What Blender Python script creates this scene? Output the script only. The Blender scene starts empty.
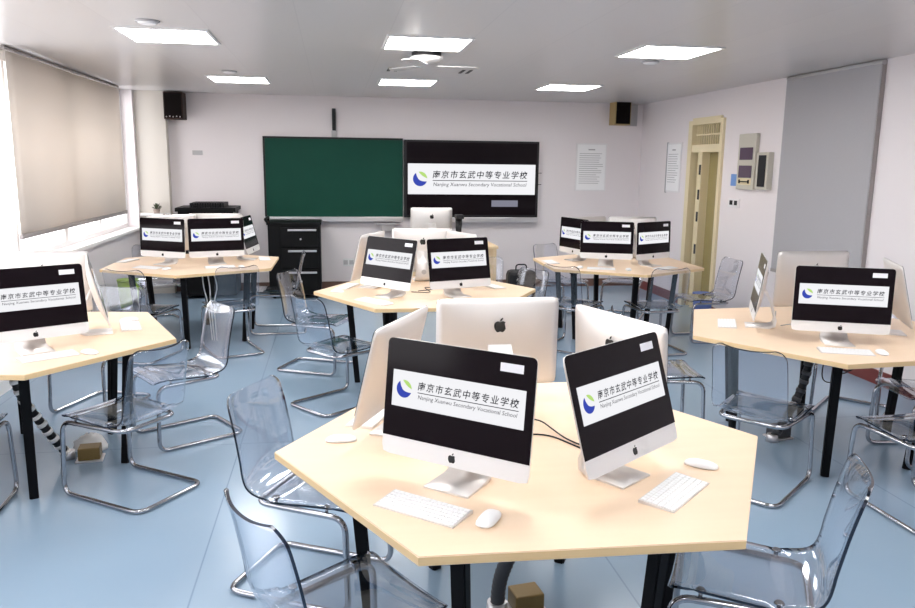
import bpy, bmesh, math, random
from mathutils import Vector, Matrix
random.seed(7)
R = math.radians
SC = bpy.context.scene
COL = SC.collection

# ------------------------------------------------------------------ camera, sky, exposure
F_PX, YAW, PITCH, ROLL, CAM_H = 765.2, 0.161585, 0.180948, 0.012215, 1.754
fw = Vector((math.sin(YAW) * math.cos(PITCH), math.cos(YAW) * math.cos(PITCH), -math.sin(PITCH)))
rt = Vector((math.cos(YAW), -math.sin(YAW), 0))
up = rt.cross(fw)
r2 = rt * math.cos(ROLL) + up * math.sin(ROLL)
u2 = -rt * math.sin(ROLL) + up * math.cos(ROLL)
cam = bpy.data.cameras.new('camera')
cam.sensor_width = 36.0
cam.lens = F_PX * 36.0 / 915.0
cam.clip_start = 0.05
camo = bpy.data.objects.new('camera', cam)
camo.matrix_world = Matrix(((r2.x, u2.x, -fw.x, 0), (r2.y, u2.y, -fw.y, 0), (r2.z, u2.z, -fw.z, CAM_H), (0, 0, 0, 1)))
COL.objects.link(camo)
SC.camera = camo

SKY_STRENGTH = 2.4
PANEL_STRENGTH = 13.5
SCREEN_STRENGTH = 0.5
w = bpy.data.worlds.new('sky')
w.use_nodes = True
w.node_tree.nodes['Background'].inputs[0].default_value = (1.0, 0.97, 0.95, 1)
w.node_tree.nodes['Background'].inputs[1].default_value = SKY_STRENGTH
SC.world = w
SC.view_settings.view_transform = 'Standard'
SC.view_settings.look = 'None'
SC.view_settings.gamma = 1
SC.view_settings.use_curve_mapping = False
SC.view_settings.exposure = 0.92
SC.cycles.use_denoising = True
SC.cycles.max_bounces = 10
SC.cycles.diffuse_bounces = 6
SC.cycles.transparent_max_bounces = 32
SC.cycles.sample_clamp_indirect = 6
portal = bpy.data.lights.new('window_daylight', 'AREA')
portal.shape = 'RECTANGLE'
portal.size, portal.size_y = 1.5, 9.6
portal.cycles.is_portal = True
po = bpy.data.objects.new('window_daylight', portal)
po.location = (-2.62, 5.75, 1.84)
po.rotation_euler = (0, R(-90), 0)
COL.objects.link(po)

# room numbers
D, HC, XL, XR, YF = 10.77, 2.63, -2.5, 4.43, -2.6
TZ = 0.75

# ------------------------------------------------------------------ materials
def mat(name, col, rough=0.5, metal=0.0, spec=0.5, noise=None, bump=None, coat=0.0):
    m = bpy.data.materials.new(name)
    m.use_nodes = True
    nt = m.node_tree
    b = nt.nodes['Principled BSDF']
    b.inputs['Base Color'].default_value = (*col, 1)
    b.inputs['Roughness'].default_value = rough
    b.inputs['Metallic'].default_value = metal
    b.inputs['Specular IOR Level'].default_value = spec
    b.inputs['Coat Weight'].default_value = coat
    tc = nt.nodes.new('ShaderNodeTexCoord')
    if noise:
        sc, col2, stretch = noise
        mp = nt.nodes.new('ShaderNodeMapping')
        mp.inputs['Scale'].default_value = stretch
        n = nt.nodes.new('ShaderNodeTexNoise')
        n.inputs['Scale'].default_value = sc
        n.inputs['Detail'].default_value = 5
        mx = nt.nodes.new('ShaderNodeMix')
        mx.data_type = 'RGBA'
        mx.inputs[6].default_value = (*col, 1)
        mx.inputs[7].default_value = (*col2, 1)
        nt.links.new(tc.outputs['Object'], mp.inputs[0])
        nt.links.new(mp.outputs[0], n.inputs['Vector'])
        nt.links.new(n.outputs['Fac'], mx.inputs[0])
        nt.links.new(mx.outputs[2], b.inputs['Base Color'])
    if bump:
        n2 = nt.nodes.new('ShaderNodeTexNoise')
        n2.inputs['Scale'].default_value = bump[0]
        bp = nt.nodes.new('ShaderNodeBump')
        bp.inputs['Strength'].default_value = bump[1]
        bp.inputs['Distance'].default_value = 0.01
        nt.links.new(tc.outputs['Object'], n2.inputs['Vector'])
        nt.links.new(n2.outputs['Fac'], bp.inputs['Height'])
        nt.links.new(bp.outputs[0], b.inputs['Normal'])
    return m

def emit(name, col, s):
    m = bpy.data.materials.new(name)
    m.use_nodes = True
    nt = m.node_tree
    nt.nodes.clear()
    e = nt.nodes.new('ShaderNodeEmission')
    e.inputs[0].default_value = (*col, 1)
    e.inputs[1].default_value = s
    o = nt.nodes.new('ShaderNodeOutputMaterial')
    nt.links.new(e.outputs[0], o.inputs[0])
    return m

def clear_plastic(name, tint, base, gain, power, rough):
    """Thin clear sheet: straight-through light plus a grazing reflection."""
    m = bpy.data.materials.new(name)
    m.use_nodes = True
    nt = m.node_tree
    nt.nodes.clear()
    t = nt.nodes.new('ShaderNodeBsdfTransparent')
    t.inputs[0].default_value = (*tint, 1)
    g = nt.nodes.new('ShaderNodeBsdfGlossy')
    g.inputs['Roughness'].default_value = rough
    g.inputs['Color'].default_value = (0.95, 0.97, 1, 1)
    lw = nt.nodes.new('ShaderNodeLayerWeight')
    lw.inputs[0].default_value = 0.5
    pw = nt.nodes.new('ShaderNodeMath'); pw.operation = 'POWER'
    pw.inputs[1].default_value = power
    ma = nt.nodes.new('ShaderNodeMath'); ma.operation = 'MULTIPLY_ADD'
    ma.inputs[1].default_value = gain
    ma.inputs[2].default_value = base
    ma.use_clamp = True
    mx = nt.nodes.new('ShaderNodeMixShader')
    o = nt.nodes.new('ShaderNodeOutputMaterial')
    L = nt.links.new
    L(lw.outputs['Facing'], pw.inputs[0]); L(pw.outputs[0], ma.inputs[0]); L(ma.outputs[0], mx.inputs[0])
    L(t.outputs[0], mx.inputs[1]); L(g.outputs[0], mx.inputs[2]); L(mx.outputs[0], o.inputs[0])
    return m

def fabric(name, col, through):
    m = mat(name, col, 0.8)
    nt = m.node_tree
    b = nt.nodes['Principled BSDF']
    t = nt.nodes.new('ShaderNodeBsdfTranslucent')
    t.inputs[0].default_value = (*col, 1)
    mx = nt.nodes.new('ShaderNodeMixShader')
    mx.inputs[0].default_value = through
    o = nt.nodes['Material Output']
    nt.links.new(b.outputs[0], mx.inputs[1]); nt.links.new(t.outputs[0], mx.inputs[2]); nt.links.new(mx.outputs[0], o.inputs[0])
    return m

def floor_material():
    m = mat('blue_vinyl', (0.235, 0.335, 0.445), 0.2, 0, 0.5, noise=(1.3, (0.28, 0.375, 0.475), (1, 1, 1)))
    nt = m.node_tree
    b = nt.nodes['Principled BSDF']
    src = b.inputs['Base Color'].links[0].from_socket
    tc = nt.nodes.new('ShaderNodeTexCoord')
    br = nt.nodes.new('ShaderNodeTexBrick')
    br.offset = 0.0
    br.inputs['Color1'].default_value = (1, 1, 1, 1)
    br.inputs['Color2'].default_value = (1, 1, 1, 1)
    br.inputs['Mortar'].default_value = (0.72, 0.74, 0.78, 1)
    br.inputs['Scale'].default_value = 1.0
    br.inputs['Mortar Size'].default_value = 0.004
    br.inputs['Brick Width'].default_value = 1.8
    br.inputs['Row Height'].default_value = 4.6
    mp = nt.nodes.new('ShaderNodeMapping')
    mp.inputs['Location'].default_value = (0.6, 4.45, 0)
    mx = nt.nodes.new('ShaderNodeMix')
    mx.data_type = 'RGBA'; mx.blend_type = 'MULTIPLY'
    mx.inputs[0].default_value = 1
    L = nt.links.new
    L(tc.outputs['Object'], mp.inputs[0]); L(mp.outputs[0], br.inputs[0])
    L(src, mx.inputs[6]); L(br.outputs[0], mx.inputs[7]); L(mx.outputs[2], b.inputs['Base Color'])
    return m

def ceiling_material():
    m = mat('ceiling_panel', (0.50, 0.49, 0.49), 0.30, 0, 0.5)
    nt = m.node_tree
    b = nt.nodes['Principled BSDF']
    tc = nt.nodes.new('ShaderNodeTexCoord')
    br = nt.nodes.new('ShaderNodeTexBrick')
    br.offset = 0.0
    br.inputs['Color1'].default_value = (0.60, 0.575, 0.565, 1)
    br.inputs['Color2'].default_value = (0.57, 0.545, 0.54, 1)
    br.inputs['Mortar'].default_value = (0.53, 0.505, 0.50, 1)
    br.inputs['Scale'].default_value = 1.0
    br.inputs['Mortar Size'].default_value = 0.003
    br.inputs['Brick Width'].default_value = 0.6
    br.inputs['Row Height'].default_value = 20.0
    mp = nt.nodes.new('ShaderNodeMapping')
    mp.inputs['Location'].default_value = (0.2, 9.0, 0)
    nt.links.new(tc.outputs['Object'], mp.inputs[0]); nt.links.new(mp.outputs[0], br.inputs[0])
    nt.links.new(br.outputs[0], b.inputs['Base Color'])
    return m

M = dict(
    wall=mat('wall_paint', (0.76, 0.71, 0.72), 0.6, bump=(60, 0.03)),
    floor=floor_material(), ceil=ceiling_material(),
    base=mat('baseboard_red', (0.16, 0.035, 0.03), 0.4),
    baseb=mat('baseboard_brown', (0.14, 0.075, 0.055), 0.45),
    wood=mat('birch_laminate', (0.79, 0.585, 0.41), 0.38, noise=(2.2, (0.84, 0.655, 0.48), (1, 9, 1))),
    edge=mat('beech_edge_band', (0.70, 0.50, 0.26), 0.45, noise=(3, (0.76, 0.56, 0.31), (1, 1, 1))),
    black=mat('black_steel', (0.004, 0.004, 0.005), 0.5, 0, 0.12),
    dark=mat('dark_plastic', (0.010, 0.010, 0.012), 0.5, 0, 0.3),
    alu=mat('aluminium', (0.74, 0.715, 0.70), 0.5, 0.85),
    aluchin=mat('aluminium_chin', (0.84, 0.83, 0.83), 0.45, 0.35),
    glass=mat('screen_glass', (0.008, 0.005, 0.007), 0.12, 0, 0.12),
    logo=mat('logo_black', (0.02, 0.02, 0.02), 0.25),
    sticker=mat('sticker_paper', (0.85, 0.84, 0.88), 0.6),
    banner=emit('banner_white', (0.97, 0.97, 1.0), SCREEN_STRENGTH),
    ink=emit('banner_ink', (0.03, 0.03, 0.04), SCREEN_STRENGTH),
    eblue=emit('emblem_blue', (0.05, 0.08, 0.48), SCREEN_STRENGTH),
    egreen=emit('emblem_green', (0.52, 0.78, 0.22), SCREEN_STRENGTH),
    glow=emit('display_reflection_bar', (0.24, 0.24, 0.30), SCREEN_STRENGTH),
    chrome=mat('chrome', (0.42, 0.43, 0.46), 0.10, 1.0),
    shell=clear_plastic('clear_polycarbonate', (0.915, 0.925, 0.955), 0.06, 0.85, 2.9, 0.06),
    rim=clear_plastic('polycarbonate_cut_edge', (0.04, 0.055, 0.09), 0.05, 0.4, 3.0, 0.15),
    white=mat('white_plastic', (0.86, 0.86, 0.87), 0.35),
    keyw=mat('key_white', (0.88, 0.88, 0.89), 0.45),
    green=mat('chalkboard_green', (0.006, 0.052, 0.036), 0.6, spec=0.15, noise=(4, (0.007, 0.062, 0.042), (1, 1, 1))),
    silver=mat('silver_trim', (0.62, 0.61, 0.63), 0.35, 0.8),
    cabinet=mat('cabinet_black', (0.005, 0.005, 0.0055), 0.5, 0, 0.15),
    blindw=fabric('blind_cream', (0.80, 0.745, 0.69), 0.34),
    blindg=mat('blind_grey', (0.36, 0.35, 0.365), 0.75, noise=(30, (0.39, 0.38, 0.395), (1, 1, 6))),
    rail=mat('blind_rail', (0.33, 0.30, 0.29), 0.5),
    diff=emit('light_diffuser', (1.0, 0.985, 0.97), PANEL_STRENGTH),
    frame=mat('light_frame', (0.72, 0.72, 0.72), 0.4),
    cream=mat('door_cream', (0.74, 0.64, 0.42), 0.45),
    olive=mat('door_olive', (0.32, 0.26, 0.11), 0.5),
    paper=mat('paper', (0.76, 0.74, 0.75), 0.7),
    print_=mat('print_grey', (0.42, 0.41, 0.43), 0.7),
    brown=mat('speaker_brown', (0.035, 0.02, 0.017), 0.6, spec=0.2),
    grille=mat('speaker_grille', (0.006, 0.004, 0.004), 0.8, spec=0.1),
    tan=mat('speaker_side_tan', (0.42, 0.30, 0.13), 0.55),
    leaf=mat('leaf_green', (0.06, 0.08, 0.04), 0.6),
    pot=mat('pot_clay', (0.35, 0.28, 0.24), 0.7),
    brass=mat('floor_box_brass', (0.23, 0.15, 0.05), 0.4, 0.4),
    hose=mat('hose_dark', (0.05, 0.05, 0.055), 0.5),
    grey=mat('grey_plastic', (0.45, 0.44, 0.45), 0.5),
    beige=mat('panel_beige', (0.52, 0.49, 0.42), 0.5),
    purple=mat('panel_window', (0.09, 0.055, 0.09), 0.25),
    bluep=mat('blue_print', (0.16, 0.30, 0.62), 0.6),
    bluebin=mat('blue_bin', (0.10, 0.16, 0.42), 0.45),
    lime=mat('lime_plastic', (0.30, 0.48, 0.03), 0.5),
    bag=mat('white_bag', (0.80, 0.79, 0.77), 0.5),
    pillar=mat('pillar_cream', (0.60, 0.56, 0.51), 0.6),
    pale=mat('sill_white', (0.86, 0.85, 0.84), 0.5),
    fan=mat('fan_white', (0.50, 0.49, 0.485), 0.5, spec=0.2),
    desk=mat('lectern_wood', (0.72, 0.54, 0.32), 0.45, noise=(3, (0.78, 0.60, 0.38), (1, 1, 8))),
    pane=clear_plastic('window_pane', (0.97, 0.98, 1.0), 0.04, 0.5, 4.0, 0.0),
)

# ------------------------------------------------------------------ mesh helpers
def bx(bm, lo, hi, mi=0, bev=0.0, mtx=None):
    vs = [bm.verts.new((x, y, z)) for x in (lo[0], hi[0]) for y in (lo[1], hi[1]) for z in (lo[2], hi[2])]
    fs = [(0, 1, 3, 2), (4, 6, 7, 5), (0, 4, 5, 1), (2, 3, 7, 6), (0, 2, 6, 4), (1, 5, 7, 3)]
    faces = [bm.faces.new([vs[i] for i in f]) for f in fs]
    for f in faces: f.material_index = mi
    if bev > 0:
        es = list({e for f in faces for e in f.edges})
        r = bmesh.ops.bevel(bm, geom=es, offset=bev, segments=2, affect='EDGES', profile=0.5)
        for f in r['faces']: f.material_index = mi
        vs = list({v for f in r['faces'] for v in f.verts} | {v for v in vs if v.is_valid})
    if mtx is not None:
        bmesh.ops.transform(bm, matrix=mtx, verts=[v for v in vs if v.is_valid])
    return bm

def prism(bm, pts, a, b, axis='z', mi=0, mi_side=None):
    """Extrude a 2-D polygon between a and b along an axis."""
    def P(p, t):
        return {'z': (p[0], p[1], t), 'x': (t, p[0], p[1]), 'y': (p[0], t, p[1])}[axis]
    A = [bm.verts.new(P(p, a)) for p in pts]
    B = [bm.verts.new(P(p, b)) for p in pts]
    n = len(pts)
    fs = [bm.faces.new(A), bm.faces.new(B)]
    for f in fs: f.material_index = mi
    for i in range(n):
        f = bm.faces.new((A[i], A[(i + 1) % n], B[(i + 1) % n], B[i]))
        f.material_index = mi if mi_side is None else mi_side
    return bm

def cyl(bm, c, r, h, axis='z', n=20, mi=0, r_top=None):
    rt_ = r if r_top is None else r_top
    ring = lambda rr, t: [
        bm.verts.new({'z': (c[0] + rr * math.cos(k), c[1] + rr * math.sin(k), c[2] + t),
                      'x': (c[0] + t, c[1] + rr * math.cos(k), c[2] + rr * math.sin(k)),
                      'y': (c[0] + rr * math.cos(k), c[1] + t, c[2] + rr * math.sin(k))}[axis])
        for k in (2 * math.pi * i / n for i in range(n))]
    A, B = ring(r, 0), ring(rt_, h)
    fs = [bm.faces.new(A), bm.faces.new(B)]
    for i in range(n):
        f = bm.faces.new((A[i], A[(i + 1) % n], B[(i + 1) % n], B[i])); f.smooth = True; fs.append(f)
    for f in fs: f.material_index = mi
    return bm

def dome(bm, c, rx, ry, rz, n=20, m=7, mi=0):
    rings = []
    for j in range(m):
        t = j / (m) * math.pi / 2
        rings.append([bm.verts.new((c[0] + rx * math.cos(t) * math.cos(k), c[1] + ry * math.cos(t) * math.sin(k), c[2] + rz * math.sin(t)))
                      for k in (2 * math.pi * i / n for i in range(n))])
    top = bm.verts.new((c[0], c[1], c[2] + rz))
    bm.faces.new(rings[0])
    for j in range(m - 1):
        for i in range(n):
            f = bm.faces.new((rings[j][i], rings[j][(i + 1) % n], rings[j + 1][(i + 1) % n], rings[j + 1][i])); f.smooth = True
    for i in range(n):
        f = bm.faces.new((rings[-1][i], rings[-1][(i + 1) % n], top)); f.smooth = True
    for f in bm.faces: 
        if mi: f.material_index = mi
    return bm

def fillet(pts, rad, closed=False, seg=5):
    out = []
    n = len(pts)
    for i, p in enumerate(pts):
        p = Vector(p)
        if not closed and i in (0, n - 1):
            out.append(p); continue
        a, b = Vector(pts[i - 1]) - p, Vector(pts[(i + 1) % n]) - p
        d = min(rad, a.length * 0.48, b.length * 0.48)
        p0, p1 = p + a.normalized() * d, p + b.normalized() * d
        for k in range(seg + 1):
            t = k / seg
            out.append(p0 * (1 - t) ** 2 + p * 2 * t * (1 - t) + p1 * t * t)
    return out

def tube(bm, pts, r, closed=False, n=8, mi=0):
    pts = [Vector(p) for p in pts]
    N = len(pts)
    rings = []
    prev = None
    for i, p in enumerate(pts):
        if closed: t = pts[(i + 1) % N] - pts[i - 1]
        else: t = pts[min(i + 1, N - 1)] - pts[max(i - 1, 0)]
        if t.length < 1e-9: t = Vector((0, 0, 1))
        t.normalize()
        if prev is None:
            ref = Vector((0, 0, 1)) if abs(t.z) < 0.9 else Vector((1, 0, 0))
            nx = t.cross(ref).normalized()
        else:
            nx = (prev - t * prev.dot(t)).normalized()
        prev = nx
        ny = t.cross(nx)
        rr = r[i] if isinstance(r, (list, tuple)) else r
        rings.append([bm.verts.new(p + (nx * math.cos(k) + ny * math.sin(k)) * rr) for k in (2 * math.pi * j / n for j in range(n))])
    last = N if closed else N - 1
    for i in range(last):
        A, B = rings[i], rings[(i + 1) % N]
        off = 0
        if closed and i == N - 1:
            off = min(range(n), key=lambda o: (A[0].co - B[o].co).length)
        for j in range(n):
            f = bm.faces.new((A[j], A[(j + 1) % n], B[(j + 1 + off) % n], B[(j + off) % n])); f.smooth = True; f.material_index = mi
    if not closed:
        for rg in (rings[0], rings[-1]):
            f = bm.faces.new(rg); f.material_index = mi
    return bm

def mesh_of(name, bm, mats):
    bmesh.ops.recalc_face_normals(bm, faces=bm.faces[:])
    me = bpy.data.meshes.new(name)
    bm.to_mesh(me); bm.free()
    for m in (mats if isinstance(mats, (list, tuple)) else [mats]): me.materials.append(m)
    return me

def link(name, me, parent=None):
    o = bpy.data.objects.new(name, me)
    COL.objects.link(o)
    if parent is not None: o.parent = parent
    return o

def obj(name, bm, mats, parent=None, label=None):
    o = link(name, mesh_of(name, bm, mats), parent)
    if label: o['label'] = label
    return o

def NB(): return bmesh.new()
def B(*boxes, bev=0.0, mi=0):
    bm = NB()
    for lo, hi in boxes: bx(bm, lo, hi, mi, bev)
    return bm

def tag(o, label, cat, group=None):
    o['label'] = label; o['category'] = cat
    if group: o['group'] = group
    return o

def thing(name, label, cat, loc=(0, 0, 0), rz=0.0, group=None):
    o = bpy.data.objects.new(name, None)
    o.empty_display_size = 0.1
    COL.objects.link(o)
    o.location = loc
    o.rotation_euler = (0, 0, rz)
    return tag(o, label, cat, group)

def struct(name, bm, mats):
    o = obj(name, bm, mats)
    o['kind'] = 'structure'
    return o

def dup(root, loc, rz, label, group=None):
    r = root.copy(); COL.objects.link(r)
    r.location = loc; r.rotation_euler = (0, 0, rz); r['label'] = label
    if group: r['group'] = group
    for ch in list(root.children):
        c = ch.copy(); COL.objects.link(c); c.parent = r
        for g in ch.children:
            d = g.copy(); COL.objects.link(d); d.parent = c
    return r

def text_mesh(name, body, width, m, shear=0.0, thick=0.0, space=1.0):
    """Lettering as a mesh: centred, scaled to a width, in the local YZ plane reading along +Y... facing +X."""
    cu = bpy.data.curves.new(name, 'FONT')
    cu.body = body; cu.resolution_u = 2; cu.shear = shear; cu.offset = thick; cu.space_character = space
    o = bpy.data.objects.new(name, cu); COL.objects.link(o)
    dg = bpy.context.evaluated_depsgraph_get(); dg.update()
    me = bpy.data.meshes.new_from_object(o.evaluated_get(dg))
    bpy.data.objects.remove(o); bpy.data.curves.remove(cu)
    xs = [v.co.x for v in me.vertices]; ys = [v.co.y for v in me.vertices]
    cx, cy, s = (min(xs) + max(xs)) / 2, (min(ys) + max(ys)) / 2, width / (max(xs) - min(xs))
    for v in me.vertices:
        v.co = (0, (v.co.x - cx) * s, (v.co.y - cy) * s)
    me.materials.clear(); me.materials.append(m)
    return me

# ------------------------------------------------------------------ the room
struct('floor', B(((XL - 0.3, YF - 0.1, -0.1), (XR + 0.5, D + 0.2, 0))), M['floor'])
struct('ceiling', B(((XL - 0.3, YF - 0.1, HC), (XR + 0.5, D + 0.2, HC + 0.1))), M['ceil'])
struct('wall_back', B(((XL - 0.3, D, 0), (XR + 0.5, D + 0.2, HC))), M['wall'])
struct('wall_front', B(((XL - 0.3, YF - 0.1, 0), (XR + 0.5, YF, HC))), M['wall'])
SILL = 0.90
LEDGE = 1.07
WY0, WY1 = 1.0, 10.55
struct('wall_left', B(((XL - 0.24, YF, 0), (XL, D, SILL)), ((XL - 0.24, YF, SILL), (XL, WY0, HC)),
                      ((XL - 0.24, WY1, SILL), (XL, D, HC))), M['wall'])
# right wall with the door opening
DY0, DY1, DZ = 8.37, 9.16, 2.31
struct('wall_right', B(((XR, YF, 0), (XR + 0.3, DY0, HC)), ((XR, DY1, 0), (XR + 0.3, D, HC)),
                       ((XR, DY0, DZ), (XR + 0.3, DY1, HC)), ((XR + 0.28, DY0, 0), (XR + 0.3, DY1, DZ))), M['wall'])
struct('trim_1', B(((XL, 10.62, 0), (-2.12, D, HC))), M['pillar'])              # corner pillar
struct('trim_2', B(((XL, YF, SILL - 0.03), (XL + 0.05, 10.62, SILL + 0.005)), ((XL, 10.575, LEDGE - 0.03), (-2.11, 10.62, LEDGE + 0.005)), bev=0.004), M['pale'])
# windows of the left wall
for i, (y0, y1) in enumerate(((1.0, 3.4), (3.4, 5.8), (5.8, 8.2), (8.2, 10.55))):
    x0, x1 = XL - 0.20, XL - 0.14
    bm = NB()
    t = 0.05
    z0, z1 = SILL + 0.002, HC - 0.002
    for lo, hi in (((x0, y0 + 0.002, z0), (x1, y0 + t, z1)), ((x0, y1 - t, z0), (x1, y1 - 0.002, z1)), ((x0, y0 + t, z0), (x1, y1 - t, SILL + t)),
                   ((x0, y0 + t, HC - 0.09), (x1, y1 - t, z1)), ((x0 + 0.005, (y0 + y1) / 2 - 0.03, SILL + t), (x1 - 0.005, (y0 + y1) / 2 + 0.03, HC - 0.09))):
        bx(bm, lo, hi)
    wn = struct('window_%d' % (i + 1), bm, M['pale'])
    obj('window_pane', B(((XL - 0.172, y0 + t, SILL + t), (XL - 0.168, y1 - t, HC - 0.09))), M['pane'], wn)
# baseboards
struct('baseboard_back', B(((-2.12, D - 0.015, 0), (XR, D, 0.11))), M['baseb'])
struct('baseboard_right', B(((XR - 0.015, YF, 0), (XR, DY0 - 0.03, 0.12)), ((XR - 0.015, DY1 + 0.03, 0), (XR, D - 0.015, 0.12))), M['base'])
struct('baseboard_left', B(((XL, YF, 0), (XL + 0.015, 10.62, 0.10))), M['pale'])
# door
bm = B(((XR - 0.03, DY0 - 0.03, 0), (XR + 0.16, DY0 + 0.035, DZ)), ((XR - 0.03, DY1 - 0.05, 0), (XR + 0.16, DY1 + 0.05, DZ)),
       ((XR - 0.03, DY0 + 0.035, DZ - 0.05), (XR + 0.16, DY1 - 0.05, DZ + 0.03)), ((XR - 0.02, DY0 + 0.035, 1.93), (XR + 0.14, DY1 - 0.05, 2.02)))
dr = struct('door_1', bm, M['cream'])
bm = B(((XR + 0.12, DY0 + 0.035, 2.02), (XR + 0.125, DY1 - 0.05, DZ - 0.05)))
obj('transom_backing', bm, M['olive'], dr)
bm = NB()
ys = [DY0 + 0.035 + k * 0.0565 for k in range(13)]
for k, y in enumerate(ys):
    bx(bm, (XR + 0.03, y - 0.008, 2.02), (XR + 0.045, y + 0.008, DZ - 0.05))
bx(bm, (XR + 0.028, DY0 + 0.035, 2.13), (XR + 0.047, DY1 - 0.05, 2.15))
obj('transom_lattice', bm, M['cream'], dr)
# leaf standing ajar: stile with its lock edge towards the room, olive face behind
leaf = obj('door_leaf', B(((XR + 0.10, DY0 + 0.04, 0.01), (XR + 0.14, DY1 - 0.30, 1.93)), bev=0.003), M['olive'], dr)
obj('door_stile', B(((XR + 0.0, DY1 - 0.30, 0.01), (XR + 0.14, DY1 - 0.22, 1.93)), ((XR + 0.05, DY1 - 0.14, 0.01), (XR + 0.14, DY1 - 0.09, 1.93))), M['cream'], dr)
obj('gap_shade_strip', B(((XR + 0.12, DY1 - 0.22, 0.01), (XR + 0.145, DY1 - 0.14, 1.93)), ((XR + 0.12, DY1 - 0.09, 0.01), (XR + 0.145, DY1 - 0.05, 1.93))), M['dark'], dr)  # solid dark strips put in for the shade of the door gaps
bm = NB()
for z in (0.75, 1.15, 1.42, 1.72):
    bx(bm, (XR - 0.006, DY1 - 0.285, z - 0.06), (XR + 0.002, DY1 - 0.245, z + 0.06))
obj('lock_plate', bm, M['dark'], dr)

# blinds
t = thing('roller_blind', 'pulled-down cream roller blind on the left window wall', 'blind', (XL - 0.02, 8.37, 0))
bm = NB()
n = 24
pr = [(0.012 * math.sin(k / n * 9.0), -1.63 + 3.26 * k / n) for k in range(n + 1)]
for k in range(n):
    a, b_ = pr[k], pr[k + 1]
    f = [bm.verts.new((a[0], a[1], 1.14)), bm.verts.new((b_[0], b_[1], 1.14)), bm.verts.new((b_[0], b_[1], 2.59)), bm.verts.new((a[0], a[1], 2.59))]
    bm.faces.new(f).smooth = True
bmesh.ops.remove_doubles(bm, verts=bm.verts[:], dist=1e-5)
r_ = bmesh.ops.solidify(bm, geom=bm.faces[:], thickness=0.003)
obj('fabric', bm, M['blindw'], t)
obj('bottom_rail', B(((-0.012, -1.64, 1.105), (0.016, 1.64, 1.145)), bev=0.004), M['rail'], t)
bm = NB(); cyl(bm, (-0.01, -1.65, 2.612), 0.016, 3.3, 'y', 14)
obj('roller_tube', bm, M['rail'], t)

t = thing('roller_blind', 'closed grey roller blind on the white right wall', 'blind', (XR - 0.045, 6.45, 0))
obj('fabric', B(((0.0, -0.66, 0.75), (0.004, 0.66, 2.60))), M['blindg'], t)
obj('bottom_rail', B(((-0.008, -0.665, 0.72), (0.012, 0.665, 0.755)), bev=0.004), M['rail'], t)
bm = NB(); cyl(bm, (0.018, -0.67, 2.605), 0.022, 1.34, 'y', 14)
obj('roller_tube', bm, M['grey'], t)
obj('side_guide', B(((0.004, -0.668, 0.72), (0.040, -0.662, 2.62))), M['rail'], t)
obj('side_guide', B(((0.004, 0.66, 0.72), (0.040, 0.675, 2.62))), M['grey'], t)

# ceiling lights
LP = [(-1.13, 5.95, 'first square ceiling light from the camera in the left row'),
      (-0.98, 8.86, 'far square ceiling light in the left row, above the back left table'),
      (0.70, 5.87, 'near square ceiling light in the middle row, in front of the fan'),
      (0.82, 8.65, 'far square ceiling light in the middle row, behind the ceiling fan'),
      (2.58, 5.85, 'near square ceiling light in the right row'),
      (2.66, 8.70, 'far square ceiling light in the right row, towards the right speaker')]
l0 = thing('ceiling_light', LP[0][2], 'ceiling light', (LP[0][0], LP[0][1], HC), 0, 'square ceiling lights')
bm = NB()
for lo, hi in (((-0.31, -0.32, -0.012), (-0.29, 0.32, 0)), ((0.29, -0.32, -0.012), (0.31, 0.32, 0)), ((-0.29, -0.32, -0.012), (0.29, -0.30, 0)), ((-0.29, 0.30, -0.012), (0.29, 0.32, 0))):
    bx(bm, lo, hi)
obj('light_frame', bm, M['frame'], l0)
obj('diffuser', B(((-0.29, -0.30, -0.008), (0.29, 0.30, -0.001))), M['diff'], l0)
for x, y, lab in LP[1:]: dup(l0, (x, y, HC), 0, lab)
for x, lab in ((-1.13, 'square ceiling light overhead at the left, nearest row'), (0.70, 'square ceiling light overhead in the middle, nearest row'), (2.58, 'square ceiling light overhead at the right, nearest row')):
    dup(l0, (x, 3.05, HC), 0, lab)
    dup(l0, (x, 0.2, HC), 0, lab.replace('nearest row', 'row behind the camera'))

# ceiling fan
t = thing('ceiling_fan', 'pale low-profile fan on the ceiling between the middle lights', 'fan', (0.76, 6.36, HC))
bm = NB(); cyl(bm, (0, 0, -0.035), 0.12, 0.034, 'z', 28); obj('mount', bm, M['dark'], t)
bm = NB(); dome(bm, (0, 0, 0), 0.135, 0.135, 0.06); bmesh.ops.transform(bm, matrix=Matrix.Translation((0, 0, -0.035)) @ Matrix.Scale(-1, 4, (0, 0, 1)), verts=bm.verts[:])
obj('hub', bm, M['fan'], t)
for a in (R(4), R(124), R(244)):
    bm = NB()
    prism(bm, [(0.09, -0.04), (0.40, -0.065), (0.43, -0.03), (0.43, 0.03), (0.40, 0.065), (0.09, 0.04)], -0.106, -0.100)
    bmesh.ops.transform(bm, matrix=Matrix.Rotation(a, 4, 'Z') @ Matrix.Rotation(R(2), 4, 'X'), verts=bm.verts[:])
    obj('blade', bm, [M['fan']], t)
for x, y, lab in ((0.58, 7.55, 'pair of small dark slots in the ceiling left of the fan blades'), (1.28, 7.55, 'pair of small dark slots in the ceiling right of the fan blades')):
    v = tag(obj('ceiling_vent', B(((-0.05, -0.13, -0.004), (-0.02, 0.13, 0)), ((0.02, -0.13, -0.004), (0.05, 0.13, 0))), M['dark']), lab, 'vent', 'slotted ceiling vents')
    v.location = (x, y, HC)
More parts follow.
